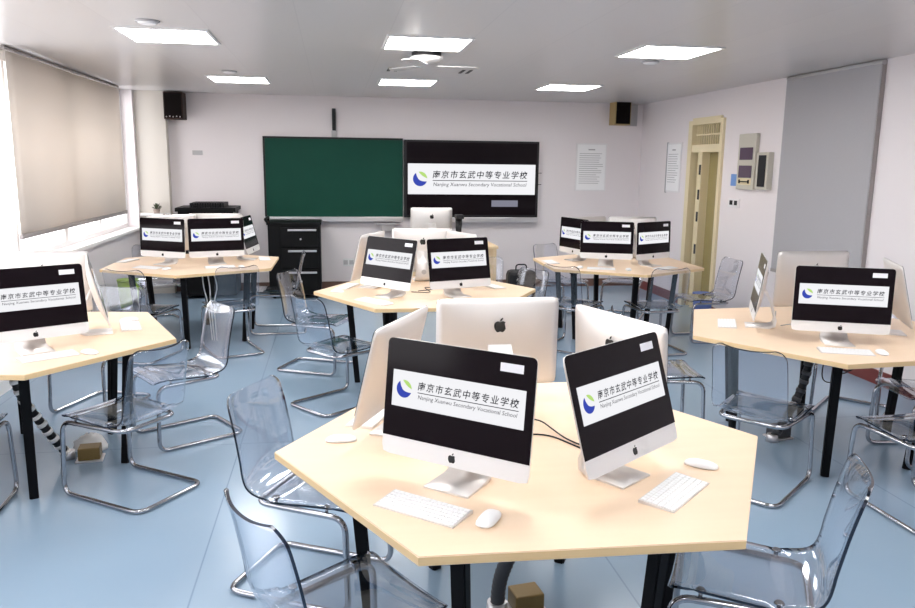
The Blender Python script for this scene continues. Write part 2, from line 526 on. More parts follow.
for x, y, lab in ((-1.15, 5.38, 'round white smoke detector on the ceiling before the near left light'), (-0.99, 8.1, 'round white smoke detector on the ceiling before the far left light'), (2.68, 6.42, 'round white detector on the ceiling behind the near right light')):
    s = thing('smoke_detector', lab, 'smoke detector', (x, y, HC), 0, 'round ceiling detectors')
    bm = NB(); cyl(bm, (0, 0, -0.012), 0.075, 0.012, 'z', 24); obj('base', bm, M['grey'], s)
    bm = NB(); cyl(bm, (0, 0, -0.022), 0.045, 0.011, 'z', 24, r_top=0.065); obj('sensor_cap', bm, M['white'], s)

# ------------------------------------------------------------------ lettering, emblem, logo
LOGO = []
def _bez(p0, p1, p2, p3, n=6):
    for k in range(1, n + 1):
        t = k / n
        LOGO.append(tuple(p0[i] * (1 - t) ** 3 + 3 * p1[i] * t * (1 - t) ** 2 + 3 * p2[i] * t * t * (1 - t) + p3[i] * t ** 3 for i in (0, 1)))
def path(start, segs, n=6):
    LOGO.clear()
    LOGO.append(start)
    p = start
    for s in segs:
        q = [(p[0] + s[i], p[1] + s[i + 1]) for i in (0, 2, 4)]
        _bez(p, q[0], q[1], q[2], n); p = q[2]
    return list(LOGO)
BODY = path((12.152, 6.896), [(-.948, 0, -2.415, -1.078, -3.96, -1.04), (-2.04, .027, -3.91, 1.183, -4.961, 3.014), (-2.117, 3.675, -.546, 9.103, 1.519, 12.09),
    (1.013, 1.454, 2.208, 3.09, 3.792, 3.039), (1.52, -.065, 2.09, -.987, 3.935, -.987), (1.831, 0, 2.35, .987, 3.96, .948), (1.637, -.026, 2.676, -1.48, 3.676, -2.948),
    (1.156, -1.688, 1.636, -3.325, 1.662, -3.415), (-.039, -.013, -3.182, -1.221, -3.22, -4.857), (-.026, -3.04, 2.48, -4.494, 2.597, -4.559),
    (-1.429, -2.09, -3.623, -2.324, -4.39, -2.376), (-2.0, -.156, -3.675, 1.09, -4.61, 1.09)], 5)[:-1]
LEAF = path((15.53, 3.83), [(.843, -1.012, 1.4, -2.427, 1.245, -3.83), (-1.207, .052, -2.662, .805, -3.532, 1.818), (-.78, .896, -1.454, 2.338, -1.273, 3.714), (1.338, .104, 2.715, -.688, 3.559, -1.701)], 5)[:-1]
def logo_bm(h, x, z, out=1):
    """The bitten-fruit mark of height h in the plane x, facing +X (out=1) or -X (out=-1)."""
    bm = NB()
    s = h / 24.0
    for poly in (BODY, LEAF):
        pts = [((p[0] - 12.0) * s * out, z + (12.0 - p[1]) * s) for p in poly]
        vs = [bm.verts.new((x, a, b)) for a, b in pts]
        bm.faces.new(vs)
    bmesh.ops.triangulate(bm, faces=bm.faces[:])
    return bm

def emblem_bm(rad, cy, cz, x):
    """Two swirling crescents: blue lower left, yellow-green upper right."""
    bm = NB()
    def crescent(a0, a1, ox, oz, ri, mi):
        n = 16
        out = [(rad * math.cos(a0 + (a1 - a0) * k / n), rad * math.sin(a0 + (a1 - a0) * k / n)) for k in range(n + 1)]
        # inner edge: bulge of a smaller circle running back between the two tips
        p0, p1 = Vector(out[0]), Vector(out[-1])
        inn = []
        for k in range(1, n):
            t = k / n
            q = p1.lerp(p0, t)
            b = math.sin(math.pi * t)
            inn.append((q.x + ox * b * rad, q.y + oz * b * rad))
        vs = [bm.verts.new((x, cy + a, cz + b)) for a, b in out + inn]
        f = bm.faces.new(vs); f.material_index = mi
    crescent(R(125), R(340), -0.30, -0.36, 0, 0)
    crescent(R(102), R(4), -0.10, -0.08, 0, 1)
    bmesh.ops.triangulate(bm, faces=bm.faces[:])
    return bm

CN_TEXT, EN_TEXT = '南京市玄武中等专业学校', 'Nanjing Xuanwu Secondary Vocational School'

def lettering_mesh(width, height_ratio, z_shift, x, y_shift):
    cn = text_mesh('cn', CN_TEXT, width, M['ink'], shear=0.16, thick=0.012, space=1.22)
    en = text_mesh('en', EN_TEXT, width * 0.985, M['ink'], shear=0.15)
    bm = NB()
    bm.from_mesh(cn)
    bmesh.ops.translate(bm, verts=bm.verts[:], vec=(0, 0, width * 0.062))
    m2 = NB(); m2.from_mesh(en)
    bmesh.ops.translate(m2, verts=m2.verts[:], vec=(0, 0, -width * 0.044))
    tmp = bpy.data.meshes.new('tmp'); m2.to_mesh(tmp); m2.free()
    bm.from_mesh(tmp)
    for me in (cn, en, tmp): bpy.data.meshes.remove(me)
    # the rule between the two lines
    h = width * 0.0035
    vs = [bm.verts.new((0, a * width / 2, b)) for a, b in ((-1, -h), (1, -h), (1, h), (-1, h))]
    bm.faces.new(vs)
    bmesh.ops.translate(bm, verts=bm.verts[:], vec=(x, y_shift, z_shift))
    return bm

# ------------------------------------------------------------------ board wall
t = thing('chalkboard', 'wide green chalkboard with silver tray on the back wall', 'chalkboard', (0.06, D, 0))
obj('board', B(((-0.95, -0.05, 1.02), (0.90, -0.012, 2.065))), M['green'], t)
bm = NB()
bx(bm, (-0.975, -0.06, 1.0), (-0.95, 0, 2.09)); bx(bm, (-0.975, -0.06, 2.065), (0.90, 0, 2.09))
obj('frame', bm, M['dark'], t)
obj('chalk_tray', B(((-0.975, -0.11, 0.955), (0.90, 0, 1.02)), bev=0.004), M['silver'], t)

t = thing('interactive_display', 'large black interactive display showing a school banner on the back wall', 'display', (1.93, D, 0))
DW = 0.955
obj('bezel', B(((-DW, -0.085, 1.015), (DW, -0.005, 2.075)), bev=0.006), M['dark'], t)
scr = obj('screen', B(((-DW + 0.035, -0.089, 1.05), (DW - 0.035, -0.083, 2.045))), M['glass'], t)
obj('tray', B(((-0.5, -0.12, 0.945), (DW, -0.005, 1.015)), bev=0.004), M['silver'], t)
def yz_to_wall(bm, cx):    # local (x out, y right, z up) -> facing -Y
    bmesh.ops.transform(bm, matrix=Matrix(((0, 1, 0, cx), (-1, 0, 0, 0), (0, 0, 1, 0), (0, 0, 0, 1))), verts=bm.verts[:])
    return bm
def quad_bm(x, y0, y1, z0, z1):
    bm = NB(); bm.faces.new([bm.verts.new(p) for p in ((x, y0, z0), (x, y1, z0), (x, y1, z1), (x, y0, z1))]); return bm
obj('banner', yz_to_wall(quad_bm(0.090, -0.905, 0.905, 1.335, 1.755), 0.0), M['banner'], scr)
obj('emblem', yz_to_wall(emblem_bm(0.10, -0.735, 1.545, 0.0915), 0), [M['eblue'], M['egreen']], scr)
obj('lettering', yz_to_wall(lettering_mesh(1.35, 1, 1.525, 0.0915, 0.115), 0), M['ink'], scr)
obj('reflection_bar', yz_to_wall(quad_bm(0.090, 0.28, 0.66, 1.165, 1.255), 0), M['glow'], scr)  # reflection on the display, painted as a dim glowing bar
bm = NB()
for z in (1.48, 1.64): bx(bm, (DW, -0.06, z - 0.004), (DW + 0.05, -0.05, z + 0.004))
obj('cable_clip', bm, M['dark'], t)

t = thing('eraser_holder', 'small grey holder hanging below the chalkboard tray', 'holder', (0.75, D, 0.0))
obj('shelf', B(((-0.17, -0.13, 0.915), (0.17, 0, 0.935)), bev=0.004), M['grey'], t)
obj('body', B(((-0.10, -0.09, 0.82), (0.10, 0, 0.915)), bev=0.01), M['silver'], t)

t = thing('wireless_antenna', 'thin black upright device on the wall above the chalkboard', 'device', (0.03, D, 0))
obj('body', B(((-0.026, -0.05, 2.18), (0.026, 0, 2.47)), bev=0.008), M['dark'], t)
obj('bracket', B(((-0.035, -0.03, 2.095), (0.035, 0, 2.18))), M['grey'], t)

# loudspeakers
def speaker(loc, rz, label, side):
    t = thing('wall_speaker', label, 'speaker', loc, rz, 'wall speakers')
    obj('cabinet', B(((-0.12, -0.10, -0.17), (0.12, 0.10, 0.17)), bev=0.006), M[side], t)
    obj('grille', B(((-0.105, -0.112, -0.155), (0.105, -0.10, 0.155)), bev=0.004), M['grille'], t)
    obj('bracket', B(((-0.03, 0.10, -0.05), (0.03, 0.16, 0.05))), M['dark'], t)
    return t
s = speaker((-1.99, D - 0.165, 2.445), R(-3), 'brown-black wall speaker in the back left corner under the ceiling', 'brown')
bm = NB()
for k in range(5): cyl(bm, (-0.085 + k * 0.042, -0.116, -0.14 + 0.006 * (k % 2)), 0.008, 0.004, 'y', 8)
obj('screw_heads', bm, M['silver'], s)
speaker((4.02, D - 0.17, 2.49), R(4), 'black wall speaker with tan side, right end of the back wall', 'tan')
tag(obj('mounting_plate', B(((4.17, D - 0.02, 2.32), (4.34, D, 2.62)), bev=0.003), M['grey']), 'pale grey plate on the wall beside the right speaker', 'wall plate')

# notices
def notice(name, label, loc, rz, w_, h_):
    t = thing(name, label, 'notice', loc, rz)
    obj('frame', B(((-w_ / 2, -0.012, -h_ / 2), (w_ / 2, 0, h_ / 2)), bev=0.003), M['paper'], t)
    obj('sheet', B(((-w_ / 2 + 0.02, -0.014, -h_ / 2 + 0.02), (w_ / 2 - 0.02, -0.0125, h_ / 2 - 0.02))), M['white'], t)
    bm = NB()
    random.seed(3)
    z = h_ / 2 - 0.10
    bx(bm, (-0.05, -0.0155, z), (0.05, -0.0142, z + 0.018))
    z -= 0.05
    while z > -h_ / 2 + 0.10:
        bx(bm, (-w_ / 2 + 0.05, -0.0152, z), (w_ / 2 - 0.05 - random.random() * 0.1, -0.0142, z + 0.007))
        z -= 0.03
    obj('text_lines', bm, M['print_'], t)
    return t
notice('wall_notice', 'framed white notice sheet on the back wall under the right speaker', (3.68, D, 1.73), 0, 0.46, 0.68)
t = notice('wall_notice', 'framed white notice on the right wall just beyond the door', (XR, 9.63, 1.74), R(-90), 0.42, 0.64)
obj('frame_edge', B(((-0.215, -0.02, -0.33), (-0.20, 0, 0.33))), M['print_'], t)
tag(obj('wall_tag', B(((-1.83, D - 0.01, 1.83), (-1.70, D, 1.89)), bev=0.003), M['grey']), 'small grey plate on the back wall below the left speaker', 'wall plate')
o = thing('wall_outlet', 'white double socket low on the back wall right of the black drawers', 'outlet', (0.20, D, 0.38))
obj('plate', B(((-0.075, -0.012, -0.055), (0.075, 0, 0.055)), bev=0.003), M['frame'], o)
obj('sockets', B(((-0.07, -0.015, -0.03), (-0.01, -0.011, 0.03)), ((0.01, -0.015, -0.03), (0.07, -0.011, 0.03))), M['grey'], o)

# right wall fittings
t = thing('control_panel', 'tall grey control panel with two dark windows beside the door', 'control panel', (XR, 7.765, 0))
obj('case', B(((-0.045, -0.175, 1.52), (0, 0.175, 2.11)), bev=0.006), M['beige'], t)
for z in (1.90, 1.71): obj('indicator_window', B(((-0.051, -0.13, z - 0.065), (-0.044, 0.13, z + 0.065)), bev=0.003), M['purple'], t)
obj('label_plate', B(((-0.049, -0.13, 1.57), (-0.044, 0.14, 1.64))), M['cream'], t)
obj('handle', B(((-0.06, -0.10, 1.598), (-0.049, 0.10, 1.61)), ((-0.06, -0.10, 1.585), (-0.049, -0.085, 1.625)), ((-0.06, 0.085, 1.585), (-0.049, 0.10, 1.625))), M['dark'], t)
t = thing('equipment_box', 'narrow grey box with black front right of the control panel', 'wall box', (XR, 7.41, 0))
obj('case', B(((-0.065, -0.11, 1.53), (0, 0.11, 1.91)), bev=0.006), M['beige'], t)
obj('front', B(((-0.071, -0.075, 1.56), (-0.064, 0.06, 1.88))), M['dark'], t)
tag(obj('wall_sticker', B(((XR - 0.004, 7.93, 1.55), (XR, 8.13, 1.68))), [M['bluep']]), 'blue printed sticker left of the grey control panel', 'sticker')
t = thing('light_switch', 'white double switch on the right wall below the control panel', 'switch', (XR, 8.02, 1.36))
obj('plate', B(((-0.012, -0.12, -0.05), (0, 0.12, 0.05)), bev=0.003), M['paper'], t)
for y in (-0.05, 0.05): obj('rocker', B(((-0.017, y - 0.03, -0.02), (-0.011, y + 0.03, 0.03)), bev=0.002), M['dark'], t)

# drawer cabinet
t = thing('drawer_cabinet', 'black three-drawer cabinet with silver handles below the chalkboard', 'cabinet', (-0.5, 10.33, 0))
obj('body', B(((-0.33, -0.30, 0.05), (0.33, 0.30, 0.96)), bev=0.006), M['cabinet'], t)
obj('top_rim', B(((-0.345, -0.315, 0.96), (0.345, 0.31, 0.99)), bev=0.005), M['cabinet'], t)
bm = NB(); tube(bm, fillet([(-0.36, 0.2, 0.97), (-0.36, 0.2, 1.03), (-0.36, -0.30, 1.03), (-0.30, -0.33, 0.97)], 0.05), 0.018); obj('push_handle', bm, M['cabinet'], t)
for z in (0.68, 0.41, 0.13):
    d = obj('drawer', B(((-0.17, -0.322, z), (0.30, -0.298, z + 0.25)), bev=0.004), M['cabinet'], t)
    obj('drawer_handle', B(((-0.08, -0.345, z + 0.205), (0.28, -0.32, z + 0.23)), bev=0.004), M['silver'], d)
    bm = NB(); cyl(bm, (0.08, -0.330, z + 0.10), 0.012, 0.01, 'y', 10); obj('lock', bm, M['silver'], d)
for x, y in ((-0.27, -0.24), (0.27, -0.24), (-0.27, 0.24), (0.27, 0.24)):
    bm = NB(); cyl(bm, (x, y - 0.012, 0.025), 0.025, 0.024, 'y', 14); bx(bm, (x - 0.012, y - 0.012, 0.03), (x + 0.012, y + 0.012, 0.055)); obj('caster', bm, M['dark'], t)

# charging cabinet behind the back-left table
t = thing('storage_rack', 'dark low cabinet with grooved top against the back wall at left', 'cabinet', (-1.6, 10.42, 0))
obj('body', B(((-0.34, -0.28, 0.04), (0.34, 0.28, 1.12)), bev=0.006), M['cabinet'], t)
obj('top', B(((-0.37, -0.30, 1.12), (0.37, 0.30, 1.17)), bev=0.005), M['cabinet'], t)
bm = NB(); 
for k in range(14): bx(bm, (-0.20 + k * 0.031, -0.22, 1.17), (-0.185 + k * 0.031, 0.22, 1.225))
bx(bm, (-0.20, 0.20, 1.17), (0.22, 0.22, 1.225))
obj('grooved_top', bm, M['dark'], t)
obj('front_panel', B(((-0.2, -0.288, 1.02), (0.2, -0.279, 1.10))), M['paper'], t)

# teacher's desk
t = thing('teacher_desk', "light wooden teacher's desk in front of the big display", 'desk', (1.245, 9.55, 0))
obj('desktop', B(((-0.765, -0.32, 0.725), (0.765, 0.32, 0.76)), bev=0.004), M['desk'], t)
obj('side_panel', B(((-0.745, -0.30, 0), (-0.705, 0.30, 0.725))), M['desk'], t)
obj('side_panel', B(((0.705, -0.30, 0), (0.745, 0.30, 0.725))), M['desk'], t)
obj('front_panel', B(((-0.705, -0.28, 0.05), (0.705, -0.25, 0.725))), M['desk'], t)
t = thing('document_camera', 'black upright document camera on the desk right of its computer', 'camera', (1.56, 9.55, 0.76))
bm = NB(); cyl(bm, (0, 0, 0), 0.07, 0.02, 'z', 20); obj('base', bm, M['dark'], t)
bm = NB(); cyl(bm, (0, 0, 0.02), 0.03, 0.30, 'z', 14, r_top=0.045); obj('column', bm, M['dark'], t)
obj('head', B(((-0.05, -0.12, 0.32), (0.05, 0.05, 0.37)), bev=0.01), M['dark'], t)

# plant on the ledge
t = thing('potted_plant', 'small dark green plant on the ledge of the corner pillar', 'plant', (-2.27, 10.52, 0.0))
obj('shelf_bracket', B(((-0.09, -0.07, LEDGE - 0.02), (0.09, 0.055, LEDGE + 0.005))), M['pale'], t)
bm = NB(); cyl(bm, (0, 0, LEDGE + 0.005), 0.035, 0.05, 'z', 14, r_top=0.045); obj('pot', bm, M['pot'], t)
bm = NB()
random.seed(5)
for k in range(46):
    a, e, l = random.uniform(0, 6.28), random.uniform(0.2, 1.4), random.uniform(0.05, 0.105)
    d = Vector((math.cos(a) * math.cos(e), math.sin(a) * math.cos(e), math.sin(e)))
    s_ = d.cross(Vector((0, 0, 1))).normalized() * 0.014
    o_ = Vector((0, 0, LEDGE + 0.05))
    p = [o_ + d * l * 0.3, o_ + d * l * 0.7 + s_, o_ + d * l, o_ + d * l * 0.7 - s_]
    bm.faces.new([bm.verts.new(q) for q in p])
obj('foliage', bm, M['leaf'], t)

# ------------------------------------------------------------------ tables
HEX = 0.9
TABLES = dict(front=(0.681, 2.588, -2.1), mid=(0.736, 6.057, -0.6), right=(3.04, 4.302, 3.6), left=(-1.793, 4.605, -7.8),
              lback=(-1.372, 7.937, 29.2), rback=(2.925, 7.645, -31.4))
TLAB = dict(front='nearest hexagonal birch table with black legs, in the foreground', mid='hexagonal birch table in the middle of the room below the display',
            right='hexagonal birch table at the right before the grey blind', left='hexagonal birch table cut by the left edge, by the cream blind',
            lback='hexagonal birch table in the back left near the black drawers', rback='hexagonal birch table in the back right before the door')
def hexpts(r): return [(r * math.cos(k * math.pi / 3), r * math.sin(k * math.pi / 3)) for k in range(6)]
bm = NB()
prism(bm, hexpts(HEX), TZ - 0.028, TZ, 'z', 0, 1)
es = [e for e in bm.edges if abs(e.verts[0].co.z - e.verts[1].co.z) < 1e-4]
bmesh.ops.bevel(bm, geom=es, offset=0.0025, segments=2, affect='EDGES')
top_me = mesh_of('tabletop', bm, [M['wood'], M['edge']])
bm = NB()
for k in range(3):
    a = k * math.pi / 3
    bx(bm, (-0.66, -0.02, TZ - 0.07), (0.66, 0.02, TZ - 0.029), 0, 0, Matrix.Rotation(a, 4, 'Z'))
frame_me = mesh_of('under_frame', bm, M['black'])
leg_me = []
for k in range(6):
    bm = NB()
    a = k * math.pi / 3
    n0, n1 = 0.565, 0.625
    vs = []
    for (r_, z, hw, ht) in ((n0, 0.0, 0.022, 0.022), (n1, TZ - 0.03, 0.025, 0.025)):
        vs.append([bm.verts.new((r_ + sx * ht, sy * hw, z)) for sx, sy in ((-1, -1), (1, -1), (1, 1), (-1, 1))])
    bm.faces.new(vs[0]); bm.faces.new(vs[1])
    for i in range(4): bm.faces.new((vs[0][i], vs[0][(i + 1) % 4], vs[1][(i + 1) % 4], vs[1][i]))
    bmesh.ops.bevel(bm, geom=[e for e in bm.edges if abs(e.verts[0].co.z - e.verts[1].co.z) > 0.1], offset=0.005, segments=2, affect='EDGES')
    bmesh.ops.transform(bm, matrix=Matrix.Rotation(a, 4, 'Z'), verts=bm.verts[:])
    leg_me.append(mesh_of('leg', bm, M['black']))
for k, (x, y, a) in TABLES.items():
    t = thing('hexagonal_table', TLAB[k], 'table', (x, y, 0), R(a), 'hexagonal computer tables')
    link('tabletop', top_me, t); link('under_frame', frame_me, t)
    for m_ in leg_me: link('leg', m_, t)

# ------------------------------------------------------------------ desktop computers
CW, CZ0, CZ1 = 0.528, 0.072, 0.452
GL0 = 0.132          # bottom of the glass
def make_computer(tilt, label):
    t = thing('desktop_computer', label, 'computer', (0, 0, 0), 0, 'all-in-one computers')
    TM = Matrix.Translation((0, 0, 0.24)) @ Matrix.Rotation(-R(tilt), 4, 'Y') @ Matrix.Translation((0, 0, -0.24))
    def T(bm): bmesh.ops.transform(bm, matrix=TM, verts=bm.verts[:]); return bm
    # casing: flat front, bulged back
    bm = NB()
    nu, nv = 18, 14
    rc = 0.018
    G = []
    for j in range(nv + 1):
        row = []
        v = j / nv * 2 - 1
        for i in range(nu + 1):
            u = i / nu * 2 - 1
            y = u * CW / 2
            z = (CZ0 + CZ1) / 2 + v * (CZ1 - CZ0) / 2
            d = 0.006 + 0.036 * (max(0.0, 1 - abs(u) ** 2.4) ** 0.9) * (max(0.0, 1 - abs(v) ** 2.4) ** 0.9)
            row.append((y, z, d))
        G.append(row)
    def corner(y, z):      # round the four corners
        hy, hz, cz = CW / 2, (CZ1 - CZ0) / 2, (CZ0 + CZ1) / 2
        dy, dz = abs(y) - (hy - rc), abs(z - cz) - (hz - rc)
        if dy > 0 and dz > 0:
            k = max(dy, dz) / math.hypot(dy, dz)
            return (math.copysign(hy - rc + dy * k, y), cz + math.copysign(hz - rc + dz * k, z - cz))
        return y, z
    back = [[bm.verts.new((-d, *corner(y, z))) for y, z, d in row] for row in G]
    for j in range(nv):
        for i in range(nu):
            f = bm.faces.new((back[j][i], back[j][i + 1], back[j + 1][i + 1], back[j + 1][i])); f.smooth = True
    rim_ = [back[0][i] for i in range(nu + 1)] + [back[j][nu] for j in range(1, nv + 1)] + [back[nv][i] for i in range(nu - 1, -1, -1)] + [back[j][0] for j in range(nv - 1, 0, -1)]
    fr = [bm.verts.new((0, v.co.y, v.co.z)) for v in rim_]
    for i in range(len(rim_)):
        bm.faces.new((rim_[i], rim_[(i + 1) % len(rim_)], fr[(i + 1) % len(fr)], fr[i]))
    f = bm.faces.new(fr); f.material_index = 1
    obj('casing', T(bm), [M['alu'], M['aluchin']], t)
    # glass
    def rr(hy, z0, z1, r_top, x0, x1):
        pts = [(-hy, z0), (hy, z0)]
        for k in range(5): 
            a = k / 4 * math.pi / 2
            pts.append((hy - r_top + r_top * math.cos(a), z1 - r_top + r_top * math.sin(a)))
        for k in range(5):
            a = math.pi / 2 + k / 4 * math.pi / 2
            pts.append((-hy + r_top + r_top * math.cos(a), z1 - r_top + r_top * math.sin(a)))
        return prism(NB(), pts, x0, x1, 'x')
    sc = obj('screen', T(rr(CW / 2 - 0.001, GL0, CZ1 - 0.001, 0.017, 0.0003, 0.0022)), M['glass'], t)
    bw, b0, b1 = 0.236, 0.232, 0.350
    obj('banner', T(quad_bm(0.0027, -bw, bw, b0, b1)), M['banner'], sc)
    obj('emblem', T(emblem_bm(0.029, -bw + 0.045, (b0 + b1) / 2, 0.0032)), [M['eblue'], M['egreen']], sc)
    obj('lettering', T(lettering_mesh(0.355, 1, (b0 + b1) / 2 - 0.005, 0.0032, 0.038)), M['ink'], sc)
    obj('sticker', T(quad_bm(0.0027, 0.145, 0.222, 0.398, 0.424)), M['sticker'], sc)
    obj('front_logo', T(logo_bm(0.032, 0.0006, 0.101)), M['logo'], t)
    obj('back_logo', T(logo_bm(0.062, -0.0432, 0.345, -1)), M['logo'], t)
    # foot: base plate sweeping up into the neck
    bm = NB()
    prof = [(0.075, 0.0), (0.075, 0.005), (-0.085, 0.009), (-0.120, 0.022), (-0.122, 0.06), (-0.085, 0.165), (-0.040, 0.255),
            (-0.034, 0.245), (-0.078, 0.155), (-0.112, 0.055), (-0.112, 0.026)]
    outer = [(0.055, 0.006), (-0.075, 0.008), (-0.108, 0.022), (-0.115, 0.05), (-0.085, 0.15), (-0.038, 0.25)]
    inner = [(0.055, 0.0), (-0.085, 0.0), (-0.122, 0.014), (-0.128, 0.05), (-0.098, 0.155), (-0.048, 0.26)]
    ww = [0.080, 0.078, 0.076, 0.072, 0.060, 0.050]
    rows = []
    for (a, b_, w_) in zip(outer, inner, ww):
        rows.append([bm.verts.new((a[0], -w_, a[1])), bm.verts.new((a[0], w_, a[1])), bm.verts.new((b_[0], w_, b_[1])), bm.verts.new((b_[0], -w_, b_[1]))])
    for k in range(len(rows) - 1):
        for i in range(4):
            f = bm.faces.new((rows[k][i], rows[k][(i + 1) % 4], rows[k + 1][(i + 1) % 4], rows[k + 1][i])); f.smooth = (i % 2 == 0)
    bm.faces.new(rows[0]); bm.faces.new(rows[-1])
    st = obj('stand', bm, M['alu'], t)
    bm = NB(); cyl(bm, (-0.121, 0, 0.085), 0.021, 0.004, 'x', 18)
    bmesh.ops.transform(bm, matrix=Matrix.Translation((-0.004, 0, 0)), verts=bm.verts[:])
    obj('cable_hole_disc', bm, M['grey'], st)  # coloured disc stands in for the dark cable hole, no opening cut
    return t

PCS = [  # x, y, facing, tilt, label
    (0.362, 2.245, -129, 7, 'nearest computer, its lit banner facing the camera, front left of the foreground table'),
    (0.92, 2.245, -54, 17, 'computer turned to the right at the front right of the foreground table'),
    (0.68, 3.11, 91, 2, 'silver computer back with black logo at the far side of the foreground table'),
    (1.07, 2.71, 19, 3, 'computer seen from its back behind the right screen of the foreground table'),
    (0.205, 2.80, 153, 14, 'computer seen obliquely from its back at the left of the foreground table'),
    (0.40, 5.77, -139, 14, 'computer on the middle table, left one of its two lit screens'),
    (0.945, 5.72, -71, 11, 'computer on the middle table, right one of its two lit screens'),
    (0.76, 6.62, 91, 2, 'computer at the back of the middle table showing its back and stand'),
    (0.27, 6.27, 155, 14, 'computer seen obliquely from behind at the left of the middle table'),
    (1.05, 6.22, 19, 3, 'computer hidden behind the right screen of the middle table'),
    (2.88, 3.92, -112, 2, 'computer with lit banner at the front of the right table'),
    (3.21, 4.72, 90, 2, 'silver computer back against the grey blind on the right table'),
    (2.67, 4.47, 153, 8, 'computer with screen seen nearly edge-on at the left of the right table'),
    (3.44, 4.17, -27, 14, 'computer cut by the right edge, its back seen on the right table'),
    (-1.56, 4.23, -57, 8, 'computer with lit banner cut by the left edge, front of the left table'),
    (-1.76, 5.0, 92, 2, 'silver computer back facing away on the left table below the blind'),
    (-1.36, 4.70, 17, 14, 'computer seen edge-on at the right of the left table'),
    (-1.65, 7.81, -118, 2, 'back left table computer, leftmost of its lit screens'),
    (-1.14, 7.81, -74, 2, 'back left table computer, right one of its two front screens'),
    (-0.86, 8.17, -8, 14, 'back left table computer turned right towards the black drawers'),
    (-1.66, 8.34, 122, 2, 'back left table computer facing the window, only its top edge seen'),
    (-1.23, 8.55, 90, 2, 'back left table computer facing the board, behind the right screen'),
    (2.73, 7.40, -110, 2, 'back right table computer with the frontal lit screen'),
    (3.22, 7.37, -62, 2, 'back right table computer with lit screen turned to the door'),
    (2.53, 7.87, 196, 2, 'back right table computer turned to the left, seen at a slant'),
    (2.76, 8.14, 112, 2, 'back right table computer facing the board, left of two backs'),
    (3.28, 8.12, 78, 2, 'back right table computer facing the board, right of two backs'),
]
protos = {}
for (x, y, a, tl, lab) in PCS:
    if tl not in protos:
        protos[tl] = make_computer(tl, lab)
        protos[tl].location = (x, y, TZ); protos[tl].rotation_euler = (0, 0, R(a))
    else: dup(protos[tl], (x, y, TZ), R(a), lab)
dup(protos[2], (1.22, 9.62, 0.76), R(91), 'small far computer seen from its back on the wooden teacher desk')

# ------------------------------------------------------------------ keyboards and mice
def kb_base():
    bm = NB()
    prism(bm, [(0.057, 0.0), (0.057, 0.0035), (-0.048, 0.010), (-0.057, 0.010), (-0.057, 0.0)], -0.139, 0.139, 'y')
    return bm
KEYROWS = []
random.seed(1)
for r_ in range(6):
    x = 0.046 - r_ * 0.0182
    if r_ == 0: ws = [1, 1, 1, 1.25, 5, 1.25, 1, 1, 1, 1]
    elif r_ == 1: ws = [2.25] + [1] * 10 + [2.25]
    elif r_ == 2: ws = [1.75] + [1] * 11 + [1.75]
    elif r_ == 3: ws = [1.5] + [1] * 12 + [1]
    elif r_ == 4: ws = [1] * 13 + [1.5]
    else: ws = [1.04] * 14
    tot = sum(ws)
    y = -0.134
    for w_ in ws:
        kw = w_ / tot * 0.268
        KEYROWS.append((x, y + kw / 2, kw - 0.003))
        y += kw
def key_bm(x, y, w_):
    bm = NB()
    z = 0.0035 + (0.057 - x) / 0.105 * 0.0065
    bx(bm, (x - 0.0075, y - w_ / 2, z - 0.001), (x + 0.0075, y + w_ / 2, z + 0.0022))
    return bm
KBME, KYME = mesh_of('base', kb_base(), M['alu']), None
bm = NB()
for k in KEYROWS:
    z = 0.0035 + (0.057 - k[0]) / 0.105 * 0.0065
    bx(bm, (k[0] - 0.0075, k[1] - k[2] / 2, z - 0.001), (k[0] + 0.0075, k[1] + k[2] / 2, z + 0.0022))
KYME = mesh_of('keycaps', bm, M['keyw'])
KBS = [  # x, y, facing, separate keys, label
    (0.245, 2.10, -130, True, 'white keyboard before the nearest screen, left of the foreground mouse'),
    (1.04, 2.11, -48, True, 'white keyboard before the right screen of the foreground table'),
    (0.14, 2.96, 155, False, 'white keyboard beside the left back computer of the foreground table'),
    (0.27, 5.58, -141, False, 'white keyboard before the left screen of the middle table'),
    (0.10, 6.28, 157, False, 'white keyboard on the left corner of the middle table'),
    (1.30, 6.20, 20, False, 'white keyboard on the right corner of the middle table'),
    (2.80, 3.74, -112, False, 'white keyboard before the lit screen of the right table'),
    (2.52, 4.54, 153, False, 'white keyboard on the left part of the right table'),
    (-1.46, 4.11, -55, False, 'white keyboard before the lit screen of the left table'),
    (-1.24, 4.85, 17, False, 'white keyboard on the right part of the left table'),
    (-2.06, 8.1, 165, False, 'white keyboard at the left corner of the back left table'),
    (-1.74, 7.56, -118, False, 'white keyboard before the leftmost screen of the back left table'),
    (-1.08, 7.56, -74, False, 'white keyboard before the second screen of the back left table'),
    (-0.72, 8.2, 8, False, 'white keyboard at the right corner of the back left table'),
    (2.24, 7.72, 182, False, 'white keyboard at the left corner of the back right table'),
    (2.60, 7.17, -110, False, 'white keyboard before the frontal screen of the back right table'),
    (3.27, 7.16, -62, False, 'white keyboard before the door-side screen of the back right table'),
]
for x, y, a, full, lab in KBS:
    t = thing('keyboard', lab, 'keyboard', (x, y, TZ), R(a), 'white computer keyboards')
    link('base', KBME, t)
    if full:
        for k in KEYROWS: link('key', mesh_of('key', key_bm(*k), M['keyw']), t)
    else: link('keycaps', KYME, t)
bm = NB(); dome(bm, (0, 0, 0.003), 0.0565, 0.0285, 0.019, 24, 7)
for v in bm.verts:          # square the outline off a little
    a_ = math.atan2(v.co.y / 0.0285, v.co.x / 0.0565)
    k_ = (abs(math.cos(a_)) ** 3.2 + abs(math.sin(a_)) ** 3.2) ** (-1 / 3.2) if v.co.xy.length > 1e-6 else 1
    v.co.x *= k_; v.co.y *= k_
